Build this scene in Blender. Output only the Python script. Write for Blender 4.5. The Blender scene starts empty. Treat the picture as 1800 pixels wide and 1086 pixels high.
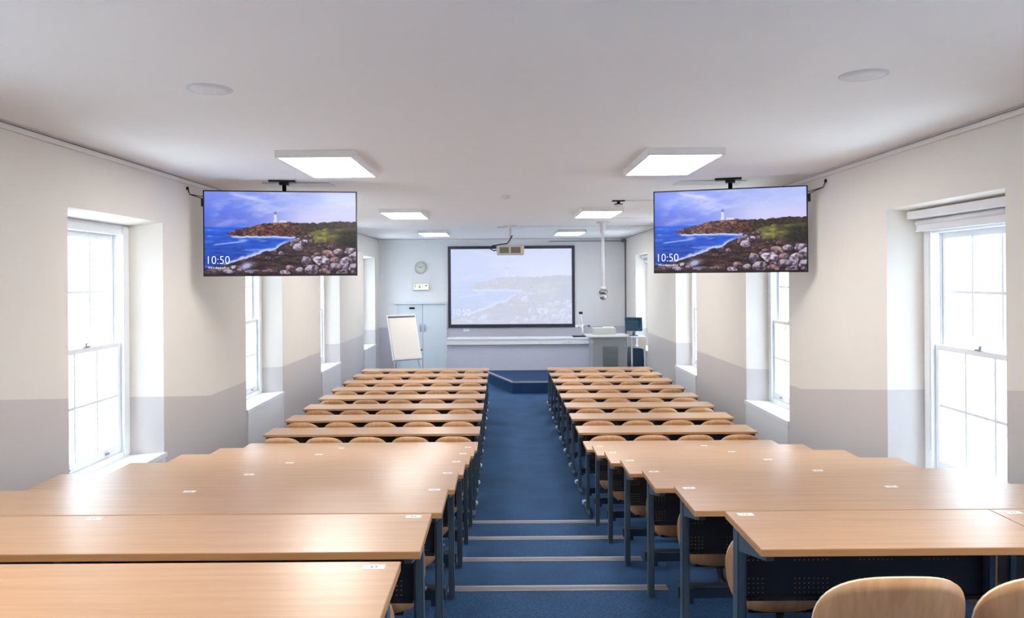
import bpy, bmesh, math, random
import numpy as np
from mathutils import Vector, Matrix, Euler
random.seed(7)
PI = math.pi
sc = bpy.context.scene
COL = sc.collection

# ------------------------------------------------------------------ materials
def lin(c):
    return tuple(((v/255)/12.92 if v/255 <= .04045 else ((v/255+.055)/1.055)**2.4) for v in c)

def new_mat(name):
    m = bpy.data.materials.new(name); m.use_nodes = True
    nt = m.node_tree; b = nt.nodes['Principled BSDF']
    return m, nt, b

def nd(nt, typ, **kw):
    n = nt.nodes.new(typ)
    for k, v in kw.items():
        setattr(n, k, v)
    return n

def plain(name, rgb, rough=.5, metal=0., noise=.04, nscale=12., bump=0., bscale=60., emit=None, estr=0., coat=0., spec=.5):
    m, nt, b = new_mat(name)
    col = lin(rgb)
    tc = nd(nt, 'ShaderNodeTexCoord')
    nz = nd(nt, 'ShaderNodeTexNoise'); nz.inputs['Scale'].default_value = nscale; nz.inputs['Detail'].default_value = 3
    nt.links.new(tc.outputs['Object'], nz.inputs['Vector'])
    mx = nd(nt, 'ShaderNodeMix', data_type='RGBA')
    mx.inputs[6].default_value = tuple(c*(1-noise) for c in col)+(1,)
    mx.inputs[7].default_value = tuple(min(1, c*(1+noise)) for c in col)+(1,)
    nt.links.new(nz.outputs['Fac'], mx.inputs[0]); nt.links.new(mx.outputs[2], b.inputs['Base Color'])
    b.inputs['Roughness'].default_value = rough; b.inputs['Metallic'].default_value = metal
    b.inputs['Coat Weight'].default_value = coat; b.inputs['Specular IOR Level'].default_value = spec
    if bump:
        n2 = nd(nt, 'ShaderNodeTexNoise'); n2.inputs['Scale'].default_value = bscale
        nt.links.new(tc.outputs['Object'], n2.inputs['Vector'])
        bp = nd(nt, 'ShaderNodeBump'); bp.inputs['Strength'].default_value = bump; bp.inputs['Distance'].default_value = .01
        nt.links.new(n2.outputs['Fac'], bp.inputs['Height']); nt.links.new(bp.outputs['Normal'], b.inputs['Normal'])
    if emit:
        b.inputs['Emission Color'].default_value = lin(emit)+(1,); b.inputs['Emission Strength'].default_value = estr
    return m

def wood(name, c1, c2, rough=.3, axis='X', scale=1., coat=.0, spec=.5):
    m, nt, b = new_mat(name)
    tc = nd(nt, 'ShaderNodeTexCoord'); mp = nd(nt, 'ShaderNodeMapping')
    s = [26, 26, 26]; s['XYZ'.index(axis)] = 1.3
    mp.inputs['Scale'].default_value = [v*scale for v in s]
    oi = nd(nt, 'ShaderNodeObjectInfo')
    add = nd(nt, 'ShaderNodeVectorMath', operation='ADD')
    cb = nd(nt, 'ShaderNodeCombineXYZ')
    mu = nd(nt, 'ShaderNodeMath', operation='MULTIPLY'); mu.inputs[1].default_value = 37.
    nt.links.new(oi.outputs['Random'], mu.inputs[0]); nt.links.new(mu.outputs[0], cb.inputs[0]); nt.links.new(mu.outputs[0], cb.inputs[1])
    nt.links.new(tc.outputs['Object'], add.inputs[0]); nt.links.new(cb.outputs[0], add.inputs[1])
    nt.links.new(add.outputs[0], mp.inputs['Vector'])
    nz = nd(nt, 'ShaderNodeTexNoise'); nz.inputs['Scale'].default_value = 1.6; nz.inputs['Detail'].default_value = 6; nz.inputs['Roughness'].default_value = .62
    nt.links.new(mp.outputs[0], nz.inputs['Vector'])
    cr = nd(nt, 'ShaderNodeValToRGB')
    cr.color_ramp.elements[0].position = .3; cr.color_ramp.elements[0].color = lin(c1)+(1,)
    cr.color_ramp.elements[1].position = .68; cr.color_ramp.elements[1].color = lin(c2)+(1,)
    nt.links.new(nz.outputs['Fac'], cr.inputs[0])
    # board to board tone shift
    hs = nd(nt, 'ShaderNodeHueSaturation')
    mr = nd(nt, 'ShaderNodeMapRange'); mr.inputs['To Min'].default_value = .975; mr.inputs['To Max'].default_value = 1.02
    nt.links.new(oi.outputs['Random'], mr.inputs['Value']); nt.links.new(mr.outputs[0], hs.inputs['Value'])
    nt.links.new(cr.outputs[0], hs.inputs['Color']); nt.links.new(hs.outputs[0], b.inputs['Base Color'])
    b.inputs['Roughness'].default_value = rough; b.inputs['Coat Weight'].default_value = coat; b.inputs['Coat Roughness'].default_value = .22
    b.inputs['Specular IOR Level'].default_value = spec
    return m

PAINT = (233, 227, 218); DADO = (208, 201, 198)
def wall_paint(name, top, low, ky, z0, slope, yb):
    """two wall paints meeting on a line that climbs with the tiers"""
    m, nt, b = new_mat(name)
    g = nd(nt, 'ShaderNodeNewGeometry'); sp = nd(nt, 'ShaderNodeSeparateXYZ')
    nt.links.new(g.outputs['Position'], sp.inputs[0])
    a = nd(nt, 'ShaderNodeMath', operation='SUBTRACT'); a.inputs[0].default_value = yb
    nt.links.new(sp.outputs['Y'], a.inputs[1])
    mx = nd(nt, 'ShaderNodeMath', operation='MAXIMUM'); mx.inputs[1].default_value = 0.; nt.links.new(a.outputs[0], mx.inputs[0])
    ml = nd(nt, 'ShaderNodeMath', operation='MULTIPLY_ADD'); ml.inputs[1].default_value = slope*ky; ml.inputs[2].default_value = z0
    nt.links.new(mx.outputs[0], ml.inputs[0])
    gt = nd(nt, 'ShaderNodeMath', operation='GREATER_THAN'); nt.links.new(sp.outputs['Z'], gt.inputs[0]); nt.links.new(ml.outputs[0], gt.inputs[1])
    nz = nd(nt, 'ShaderNodeTexNoise'); nz.inputs['Scale'].default_value = 1.4; nz.inputs['Detail'].default_value = 4
    nt.links.new(g.outputs['Position'], nz.inputs['Vector'])
    mr = nd(nt, 'ShaderNodeMapRange'); mr.inputs['To Min'].default_value = .965; mr.inputs['To Max'].default_value = 1.03
    nt.links.new(nz.outputs['Fac'], mr.inputs['Value'])
    mix = nd(nt, 'ShaderNodeMix', data_type='RGBA')
    mix.inputs[6].default_value = lin(low)+(1,); mix.inputs[7].default_value = lin(top)+(1,)
    nt.links.new(gt.outputs[0], mix.inputs[0])
    hs = nd(nt, 'ShaderNodeHueSaturation'); nt.links.new(mix.outputs[2], hs.inputs['Color']); nt.links.new(mr.outputs[0], hs.inputs['Value'])
    nt.links.new(hs.outputs[0], b.inputs['Base Color'])
    # the lower paint is an eggshell, the upper one matt
    rr = nd(nt, 'ShaderNodeMapRange'); rr.inputs['To Min'].default_value = .38; rr.inputs['To Max'].default_value = .75
    nt.links.new(gt.outputs[0], rr.inputs['Value']); nt.links.new(rr.outputs[0], b.inputs['Roughness'])
    n2 = nd(nt, 'ShaderNodeTexNoise'); n2.inputs['Scale'].default_value = 5.; n2.inputs['Detail'].default_value = 5
    nt.links.new(g.outputs['Position'], n2.inputs['Vector'])
    bp = nd(nt, 'ShaderNodeBump'); bp.inputs['Strength'].default_value = .12; bp.inputs['Distance'].default_value = .02
    nt.links.new(n2.outputs['Fac'], bp.inputs['Height']); nt.links.new(bp.outputs['Normal'], b.inputs['Normal'])
    return m

def carpet(name, dark, light):
    m, nt, b = new_mat(name)
    g = nd(nt, 'ShaderNodeNewGeometry')
    nz = nd(nt, 'ShaderNodeTexNoise'); nz.inputs['Scale'].default_value = 260.; nz.inputs['Detail'].default_value = 2
    n2 = nd(nt, 'ShaderNodeTexNoise'); n2.inputs['Scale'].default_value = 2.2; n2.inputs['Detail'].default_value = 5
    for n in (nz, n2): nt.links.new(g.outputs['Position'], n.inputs['Vector'])
    cr = nd(nt, 'ShaderNodeValToRGB')
    cr.color_ramp.elements[0].position = .36; cr.color_ramp.elements[0].color = lin(dark)+(1,)
    cr.color_ramp.elements[1].position = .66; cr.color_ramp.elements[1].color = lin(light)+(1,)
    nt.links.new(nz.outputs['Fac'], cr.inputs[0])
    mr = nd(nt, 'ShaderNodeMapRange'); mr.inputs['From Min'].default_value = .3; mr.inputs['From Max'].default_value = .7
    mr.inputs['To Min'].default_value = .82; mr.inputs['To Max'].default_value = 1.15
    nt.links.new(n2.outputs['Fac'], mr.inputs['Value'])
    hs = nd(nt, 'ShaderNodeHueSaturation'); nt.links.new(cr.outputs[0], hs.inputs['Color']); nt.links.new(mr.outputs[0], hs.inputs['Value'])
    nt.links.new(hs.outputs[0], b.inputs['Base Color'])
    b.inputs['Roughness'].default_value = .85; b.inputs['Specular IOR Level'].default_value = .3
    bp = nd(nt, 'ShaderNodeBump'); bp.inputs['Strength'].default_value = .5; bp.inputs['Distance'].default_value = .004
    nt.links.new(nz.outputs['Fac'], bp.inputs['Height']); nt.links.new(bp.outputs['Normal'], b.inputs['Normal'])
    return m

def perforated(name, rgb):
    m, nt, b = new_mat(name)
    tc = nd(nt, 'ShaderNodeTexCoord'); sp = nd(nt, 'ShaderNodeSeparateXYZ'); nt.links.new(tc.outputs['Object'], sp.inputs[0])
    def M(op, a, c=None, d=None):
        n = nd(nt, 'ShaderNodeMath', operation=op)
        for i, v in enumerate((a, c, d)):
            if v is None: continue
            if isinstance(v, (int, float)): n.inputs[i].default_value = v
            else: nt.links.new(v, n.inputs[i])
        return n.outputs[0]
    p = .017
    def cell(o):
        f = M('FRACT', M('MULTIPLY', o, 1/p)); return M('MULTIPLY', M('SUBTRACT', f, .5), p)
    cx, cz = cell(sp.outputs['X']), cell(sp.outputs['Z'])
    r = M('SQRT', M('ADD', M('MULTIPLY', cx, cx), M('MULTIPLY', cz, cz)))
    hole = M('LESS_THAN', r, .0032)
    # holes come in blocks
    bx_ = M('LESS_THAN', M('FRACT', M('MULTIPLY', sp.outputs['X'], 1/.24)), .55)
    bz_ = M('LESS_THAN', M('FRACT', M('MULTIPLY', sp.outputs['Z'], 1/.14)), .62)
    hole = M('MULTIPLY', hole, M('MULTIPLY', bx_, bz_))
    b.inputs['Base Color'].default_value = lin(rgb)+(1,); b.inputs['Roughness'].default_value = .45
    tr = nd(nt, 'ShaderNodeBsdfTransparent'); mix = nd(nt, 'ShaderNodeMixShader')
    nt.links.new(hole, mix.inputs[0]); nt.links.new(b.outputs[0], mix.inputs[1]); nt.links.new(tr.outputs[0], mix.inputs[2])
    nt.links.new(mix.outputs[0], nt.nodes['Material Output'].inputs['Surface'])
    return m

def glass(name):
    m, nt, b = new_mat(name); nt.nodes.remove(b)
    tr = nd(nt, 'ShaderNodeBsdfTransparent'); tr.inputs[0].default_value = (.97, .985, .98, 1)
    gl = nd(nt, 'ShaderNodeBsdfGlossy'); gl.inputs['Roughness'].default_value = .02
    lw = nd(nt, 'ShaderNodeLayerWeight'); pw = nd(nt, 'ShaderNodeMath', operation='POWER'); pw.inputs[1].default_value = 5.
    nt.links.new(lw.outputs['Facing'], pw.inputs[0])
    fr = nd(nt, 'ShaderNodeMath', operation='MULTIPLY_ADD'); fr.inputs[1].default_value = .5; fr.inputs[2].default_value = .02
    nt.links.new(pw.outputs[0], fr.inputs[0])
    mix = nd(nt, 'ShaderNodeMixShader')
    nt.links.new(fr.outputs[0], mix.inputs[0]); nt.links.new(tr.outputs[0], mix.inputs[1]); nt.links.new(gl.outputs[0], mix.inputs[2])
    nt.links.new(mix.outputs[0], nt.nodes['Material Output'].inputs['Surface'])
    return m

def picture(name, strength, base, rough, spec=.3):
    m, nt, b = new_mat(name)
    at = nd(nt, 'ShaderNodeAttribute'); at.attribute_name = 'pic'
    b.inputs['Base Color'].default_value = base+(1,); b.inputs['Roughness'].default_value = rough; b.inputs['Specular IOR Level'].default_value = spec
    nt.links.new(at.outputs['Color'], b.inputs['Emission Color']); b.inputs['Emission Strength'].default_value = strength
    return m

def stone(name, c1, c2, mortar):
    m, nt, b = new_mat(name)
    g = nd(nt, 'ShaderNodeNewGeometry'); sp = nd(nt, 'ShaderNodeSeparateXYZ'); cb = nd(nt, 'ShaderNodeCombineXYZ')
    nt.links.new(g.outputs['Position'], sp.inputs[0]); nt.links.new(sp.outputs['Y'], cb.inputs[0]); nt.links.new(sp.outputs['Z'], cb.inputs[1])
    br = nd(nt, 'ShaderNodeTexBrick'); br.inputs['Scale'].default_value = 1.; br.inputs['Brick Width'].default_value = .9; br.inputs['Row Height'].default_value = .38
    br.inputs['Mortar Size'].default_value = .03
    br.inputs['Color1'].default_value = lin(c1)+(1,); br.inputs['Color2'].default_value = lin(c2)+(1,); br.inputs['Mortar'].default_value = lin(mortar)+(1,)
    nt.links.new(cb.outputs[0], br.inputs['Vector']); nt.links.new(br.outputs[0], b.inputs['Base Color'])
    b.inputs['Roughness'].default_value = .9
    return m

M = {}
M['wall_l'] = wall_paint('wall paint left', PAINT, DADO, 1, 1.165, .150, 8.15)
M['wall_r'] = wall_paint('wall paint right', PAINT, DADO, 1, 1.215, .146, 8.0)
M['wall_f'] = wall_paint('wall paint front', (228, 228, 230), (196, 194, 204), 1, 1.18, 0., 0.)
M['wall_b'] = wall_paint('wall paint rear', PAINT, DADO, 1, 2.25, 0., 0.)
M['ceil'] = plain('ceiling emulsion', (250, 247, 244), .8, noise=.02, nscale=2., bump=.1, bscale=8)
M['carpet'] = carpet('blue carpet', (16, 43, 76), (56, 99, 146))
M['carpet_stage'] = carpet('navy platform carpet', (12, 36, 68), (34, 72, 118))
M['nosing'] = plain('ribbed metal nosing', (166, 164, 168), .4, .3, bump=.2, bscale=200)
M['nosing_dark'] = plain('dark nosing insert', (122, 118, 124), .5, bump=.3, bscale=220)
M['top'] = wood('beech laminate', (174, 134, 99), (190, 150, 115), .30, 'X', 1., coat=.08)
M['edge'] = wood('beech edging', (172, 124, 78), (188, 142, 95), .45, 'X')
M['ply'] = wood('beech veneer plywood', (192, 138, 92), (212, 162, 116), .40, 'Z', .8, coat=.0)
M['plyedge'] = plain('pale plywood edge', (232, 204, 168), .5)
M['steel'] = plain('blue grey powder coated steel', (72, 88, 102), .4, .1, noise=.06)
M['beam'] = plain('dark navy steel beam', (34, 48, 66), .45, .2)
M['bracket'] = plain('black seat bracket', (26, 28, 34), .4, .3)
M['perf'] = perforated('perforated black panel', (24, 27, 36))
M['cap'] = plain('white plastic cap', (222, 226, 230), .4)
M['sticker'] = plain('white sticker', (240, 238, 236), .6)
M['ink'] = plain('grey ink', (110, 105, 110), .7)
M['white'] = plain('white gloss joinery', (236, 238, 240), .35, noise=.015)
M['whitematt'] = plain('white matt', (228, 228, 230), .6, noise=.02)
M['glass'] = glass('window glass')
M['black'] = plain('black plastic', (16, 17, 20), .35)
M['blackmetal'] = plain('black metal', (22, 22, 25), .4, .3)
M['led'] = plain('lit diffuser', (255, 255, 255), .5, noise=0, emit=(255, 252, 248), estr=18.0)
M['housing'] = plain('light housing', (238, 237, 235), .45)
M['bframe'] = plain('dark slate frame', (40, 46, 62), .4)
M['doorblue'] = plain('pale blue grey gloss', (216, 224, 229), .4, noise=.02)
M['seam'] = plain('dark seam', (118, 135, 146), .6)
M['bench'] = plain('lavender grey panel', (198, 199, 214), .5)
M['benchtop'] = plain('pale worktop', (222, 226, 234), .3, noise=.02)
M['lect'] = plain('warm grey laminate', (168, 172, 172), .4)
M['lect2'] = plain('mid grey grille', (128, 134, 136), .5)
M['lecttop'] = plain('grey worktop', (190, 194, 190), .35)
M['tealback'] = plain('dark teal monitor shell', (42, 72, 92), .3)
M['paper'] = plain('cream paper', (238, 230, 220), .8, noise=.01)
M['alu'] = plain('brushed aluminium', (190, 195, 200), .35, .7)
M['beige'] = plain('beige projector shell', (212, 208, 196), .45)
M['vent'] = plain('brown grey grille', (128, 120, 100), .6)
M['olive'] = plain('pale olive rim', (200, 200, 186), .5)
M['clockface'] = plain('clock face', (216, 216, 206), .5)
M['signlit'] = plain('lit sign face', (90, 95, 80), .5, noise=0, emit=(244, 252, 224), estr=1.0)
M['signgreen'] = plain('sign green', (40, 92, 50), .5)
M['trunk'] = plain('trunking painted with the wall', (234, 228, 220), .5)
M['fixture'] = plain('speaker grille', (236, 233, 233), .6)
M['textlit'] = plain('lit lettering', (255, 255, 255), .5, noise=0, emit=(205, 218, 255), estr=1.0)
M['textfaint'] = plain('faint lettering', (220, 225, 235), .5, noise=0, emit=(224, 229, 240), estr=.42)
M['pic'] = picture('screen image', .84, (.01, .01, .012), .25)
M['proj'] = picture('projected image', .92, (.28, .28, .28), .6)
M['stone'] = stone('pale stone blocks', (196, 198, 200), (176, 180, 186), (215, 217, 220))
M['roofslate'] = plain('slate', (120, 124, 130), .8)
M['lawn'] = plain('pale gravel and grass', (204, 206, 208), .95, noise=.1, nscale=3)
M['brass'] = plain('dull metal', (150, 150, 148), .35, .8)

# ------------------------------------------------------------------ mesh helpers
def B(): return bmesh.new()
def bx(bm, x0, x1, y0, y1, z0, z1, bev=0., mi=0, mtx=None, side_mi=None):
    vs = [bm.verts.new((x, y, z)) for z in (z0, z1) for y in (y0, y1) for x in (x0, x1)]
    idx = [(0, 2, 3, 1), (4, 5, 7, 6), (0, 1, 5, 4), (1, 3, 7, 5), (3, 2, 6, 7), (2, 0, 4, 6)]
    fs = []
    for k, i in enumerate(idx):
        f = bm.faces.new([vs[j] for j in i]); f.material_index = mi if (side_mi is None or k < 2) else side_mi; fs.append(f)
    if bev:
        es = list({e for f in fs for e in f.edges})
        r = bmesh.ops.bevel(bm, geom=es, offset=bev, segments=2, affect='EDGES', profile=.5)
        vs = list({v for f in r['faces'] for v in f.verts} | {v for v in vs if v.is_valid})
    if mtx is not None:
        for v in vs:
            if v.is_valid: v.co = mtx @ v.co
    return bm
def cyl(bm, p0, p1, r0, r1=None, seg=16, mi=0, caps=True):
    p0, p1 = Vector(p0), Vector(p1); r1 = r0 if r1 is None else r1
    d = (p1-p0).normalized(); a = d.orthogonal().normalized(); b_ = d.cross(a)
    A = [bm.verts.new(p0+(a*math.cos(2*PI*i/seg)+b_*math.sin(2*PI*i/seg))*r0) for i in range(seg)]
    C = [bm.verts.new(p1+(a*math.cos(2*PI*i/seg)+b_*math.sin(2*PI*i/seg))*r1) for i in range(seg)]
    for i in range(seg):
        f = bm.faces.new((A[i], A[(i+1) % seg], C[(i+1) % seg], C[i])); f.material_index = mi; f.smooth = True
    if caps:
        for L in (A[::-1], C):
            f = bm.faces.new(L); f.material_index = mi
    return bm
def sweep(bm, pts, r, seg=8, mi=0):
    pts = [Vector(p) for p in pts]; rings = []
    a = (pts[1]-pts[0]).orthogonal().normalized()
    for i, p in enumerate(pts):
        d = (pts[min(i+1, len(pts)-1)]-pts[max(i-1, 0)]).normalized()
        a = (a-d*a.dot(d)).normalized(); b_ = d.cross(a)
        rings.append([bm.verts.new(p+(a*math.cos(2*PI*k/seg)+b_*math.sin(2*PI*k/seg))*r) for k in range(seg)])
    for A, C in zip(rings, rings[1:]):
        for k in range(seg):
            f = bm.faces.new((A[k], A[(k+1) % seg], C[(k+1) % seg], C[k])); f.smooth = True; f.material_index = mi
    bm.faces.new(rings[0][::-1]).material_index = mi; bm.faces.new(rings[-1]).material_index = mi
    return bm
def lathe(bm, prof, c=(0, 0, 0), seg=24, mi=0, axis='Z', smooth=True):
    c = Vector(c); rings = []
    for r, h in prof:
        ring = []
        for k in range(seg):
            t = 2*PI*k/seg; q = (r*math.cos(t), r*math.sin(t), h)
            if axis == 'Y': q = (q[0], h, q[1])
            ring.append(bm.verts.new(c+Vector(q)))
        rings.append(ring)
    for A, C in zip(rings, rings[1:]):
        for k in range(seg):
            f = bm.faces.new((A[k], A[(k+1) % seg], C[(k+1) % seg], C[k])); f.smooth = smooth; f.material_index = mi
    bm.faces.new(rings[0][::-1]).material_index = mi; bm.faces.new(rings[-1]).material_index = mi
    return bm
def poly(bm, pts, mi=0):
    f = bm.faces.new([bm.verts.new(p) for p in pts]); f.material_index = mi; return f
def prism(bm, pts2, z0, z1, mi=0, f3=None):
    f3 = f3 or (lambda a, b_, h: (a, b_, h))
    lo = [bm.verts.new(f3(a, b_, z0)) for a, b_ in pts2]; hi = [bm.verts.new(f3(a, b_, z1)) for a, b_ in pts2]
    n = len(pts2)
    bm.faces.new(lo[::-1]).material_index = mi; bm.faces.new(hi).material_index = mi
    for i in range(n):
        bm.faces.new((lo[i], lo[(i+1) % n], hi[(i+1) % n], hi[i])).material_index = mi
    return bm

def obj(name, bm, mats, parent=None, loc=None, rot=None, recalc=True):
    if recalc: bmesh.ops.recalc_face_normals(bm, faces=bm.faces)
    me = bpy.data.meshes.new(name); bm.to_mesh(me); bm.free()
    for m in (mats if isinstance(mats, (list, tuple)) else [mats]): me.materials.append(M[m])
    o = bpy.data.objects.new(name, me); COL.objects.link(o)
    if parent is not None: o.parent = parent
    if loc: o.location = loc
    if rot: o.rotation_euler = rot
    return o
def thing(name, label, cat, loc=(0, 0, 0), rotz=0., group=None):
    o = bpy.data.objects.new(name, None); COL.objects.link(o); o.empty_display_size = .1
    o.location = loc; o.rotation_euler = (0, 0, rotz); o['label'] = label; o['category'] = cat
    if group: o['group'] = group
    return o
def tag(o, label, cat, group=None):
    o['label'] = label; o['category'] = cat
    if group: o['group'] = group
    return o
def struct(o, label=None):
    o['kind'] = 'structure'
    if label: o['label'] = label
    return o
def children(o): return [c for c in COL.objects if c.parent == o]
def tree(o): return (o, [tree(c) for c in children(o)])
def copy_tree(t, parent=None):
    c = t[0].copy(); COL.objects.link(c); c.parent = parent
    for ch in t[1]: copy_tree(ch, c)
    return c
def text_mesh(s, width, height, name, mat, parent, loc, rot=(PI/2, 0, 0)):
    """lettering scaled to a box, lower left corner at loc"""
    cu = bpy.data.curves.new('lettering', 'FONT'); cu.body = s; cu.extrude = .0; cu.resolution_u = 3; cu.offset = -.022
    tmp = bpy.data.objects.new('lettering', cu); COL.objects.link(tmp)
    bpy.context.view_layer.update()
    me = bpy.data.meshes.new_from_object(tmp.evaluated_get(bpy.context.evaluated_depsgraph_get()))
    bpy.data.objects.remove(tmp); bpy.data.curves.remove(cu)
    xs = [v.co.x for v in me.vertices]; ys = [v.co.y for v in me.vertices]
    w, h, x0, y0 = max(xs)-min(xs), max(ys)-min(ys), min(xs), min(ys)
    for v in me.vertices: v.co = ((v.co.x-x0)*width/w, (v.co.y-y0)*height/h, 0)
    me.materials.clear(); me.materials.append(M[mat]); me.name = name
    o = bpy.data.objects.new(name, me); COL.objects.link(o); o.parent = parent; o.location = loc; o.rotation_euler = rot
    return o

# ------------------------------------------------------------------ room numbers
CAMZ = 2.43; CEIL = 3.48
XL, XR = -3.24, 3.22
YF, YB = 19.3, -4.4
RISE = .137; PITCH = .83
# far edges of the desks, row 1 at the front; rows 1-9 on the flat floor, 10-16 on the tiers
ROWY = [7.68+.80*(8-i) for i in range(9)] + [6.87-.825*i for i in range(7)]
ROWZ = [0.]*9 + [RISE*(i+1) for i in range(7)]
EDGE = [y+.135 for y in ROWY[9:]]           # front edges of tiers 1..7
TIERZ = ROWZ[9:]

# floor: one carpeted mesh, flat in front and climbing towards the back
bm = B()
prof = [(YF+.3, -.2), (YF+.3, 0.)]
z = 0.
for e, tz in zip(EDGE, TIERZ):
    prof += [(e, z), (e, tz)]; z = tz
prof += [(EDGE[-1]-.83, z), (EDGE[-1]-.83, z+RISE), (YB-.3, z+RISE), (YB-.3, -.2)]
prism(bm, prof, XL-.02, XR+.02, 0, lambda a, b_, h: (h, a, b_))
floor = struct(obj('floor', bm, 'carpet'), 'speckled blue carpet rising in shallow steps towards the back')
for i, (e, tz) in enumerate(zip(EDGE, TIERZ)):
    bm = B(); x0, x1 = -.345, .985
    bx(bm, x0, x1, e-.075, e+.004, tz, tz+.004, 0, 0)
    bx(bm, x0, x1, e+.0005, e+.004, tz-.03, tz+.004, 0, 0)
    bx(bm, x0, x1, e-.062, e-.022, tz+.0041, tz+.0055, 0, 1)
    o = obj('step_nosing', bm, ['nosing', 'nosing_dark'], floor); o['label'] = 'ribbed metal strip along a carpeted step edge'

# ceiling
bm = B(); bx(bm, XL-.65, XR+.65, YB-.3, YF+.3, CEIL, CEIL+.2)
struct(obj('ceiling', bm, 'ceil'))

# front and rear wall
bm = B(); bx(bm, XL-.65, XR+.65, YF, YF+.3, -.2, CEIL)
struct(obj('wall_front', bm, 'wall_f'))
bm = B(); bx(bm, XL-.65, XR+.65, YB-.3, YB, -.2, CEIL)
struct(obj('wall_back', bm, 'wall_b'))

# side walls with splayed window recesses
SILL, HEAD, HEADIN = .79, 2.99, 2.95
def side_wall(name, X, sgn, wins, hw, mat):
    D1, D2 = .28, .62; hin = .66
    bm = B()
    ys = [YB]; 
    for c in sorted(wins): ys += [c-hw, c+hw]
    ys.append(YF)
    def q(a, b_, c, d): bm.faces.new([bm.verts.new(p) for p in (a, b_, c, d)])
    for i in range(len(ys)-1):
        y0, y1 = ys[i], ys[i+1]
        if i % 2 == 0: q((X, y0, -.2), (X, y1, -.2), (X, y1, CEIL), (X, y0, CEIL))
        else:
            q((X, y0, -.2), (X, y1, -.2), (X, y1, SILL), (X, y0, SILL))
            q((X, y0, HEAD), (X, y1, HEAD), (X, y1, CEIL), (X, y0, CEIL))
            c = (y0+y1)/2
            A = [(X, y0, SILL), (X, y1, SILL), (X, y1, HEAD), (X, y0, HEAD)]
            xi, xo = X+sgn*D1, X+sgn*D2
            Bq = [(xi, c-hin, SILL), (xi, c+hin, SILL), (xi, c+hin, HEADIN), (xi, c-hin, HEADIN)]
            Cq = [(xo, c-hin, SILL), (xo, c+hin, SILL), (xo, c+hin, HEADIN), (xo, c-hin, HEADIN)]
            for P, Q in ((A, Bq), (Bq, Cq)):
                for k in range(4): q(P[k], P[(k+1) % 4], Q[(k+1) % 4], Q[k])
    ysb = [YB]
    for c in sorted(wins): ysb += [c-hin, c+hin]
    ysb.append(YF); xo = X+sgn*D2
    for i in range(len(ysb)-1):
        y0, y1 = ysb[i], ysb[i+1]
        if i % 2 == 0: q((xo, y0, -.2), (xo, y1, -.2), (xo, y1, CEIL), (xo, y0, CEIL))
        else:
            q((xo, y0, -.2), (xo, y1, -.2), (xo, y1, SILL), (xo, y0, SILL))
            q((xo, y0, HEADIN), (xo, y1, HEADIN), (xo, y1, CEIL), (xo, y0, CEIL))
    for z_ in (-.2, CEIL): q((X, YB, z_), (X, YF, z_), (xo, YF, z_), (xo, YB, z_))
    for y_ in (YB, YF): q((X, y_, -.2), (xo, y_, -.2), (xo, y_, CEIL), (X, y_, CEIL))
    bmesh.ops.remove_doubles(bm, verts=bm.verts, dist=1e-5)
    return struct(obj(name, bm, mat))
WL = [-1.3, 2.48, 6.28, 10.08, 13.9, 17.95]  # first two windows per side are unseen, added for daylight near the camera
WR = [-1.95, 1.75, 5.47, 9.07, 13.05, 17.2]
side_wall('wall_left', XL, -1, WL, .77, 'wall_l')
side_wall('wall_right', XR, 1, WR, .735, 'wall_r')

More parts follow.
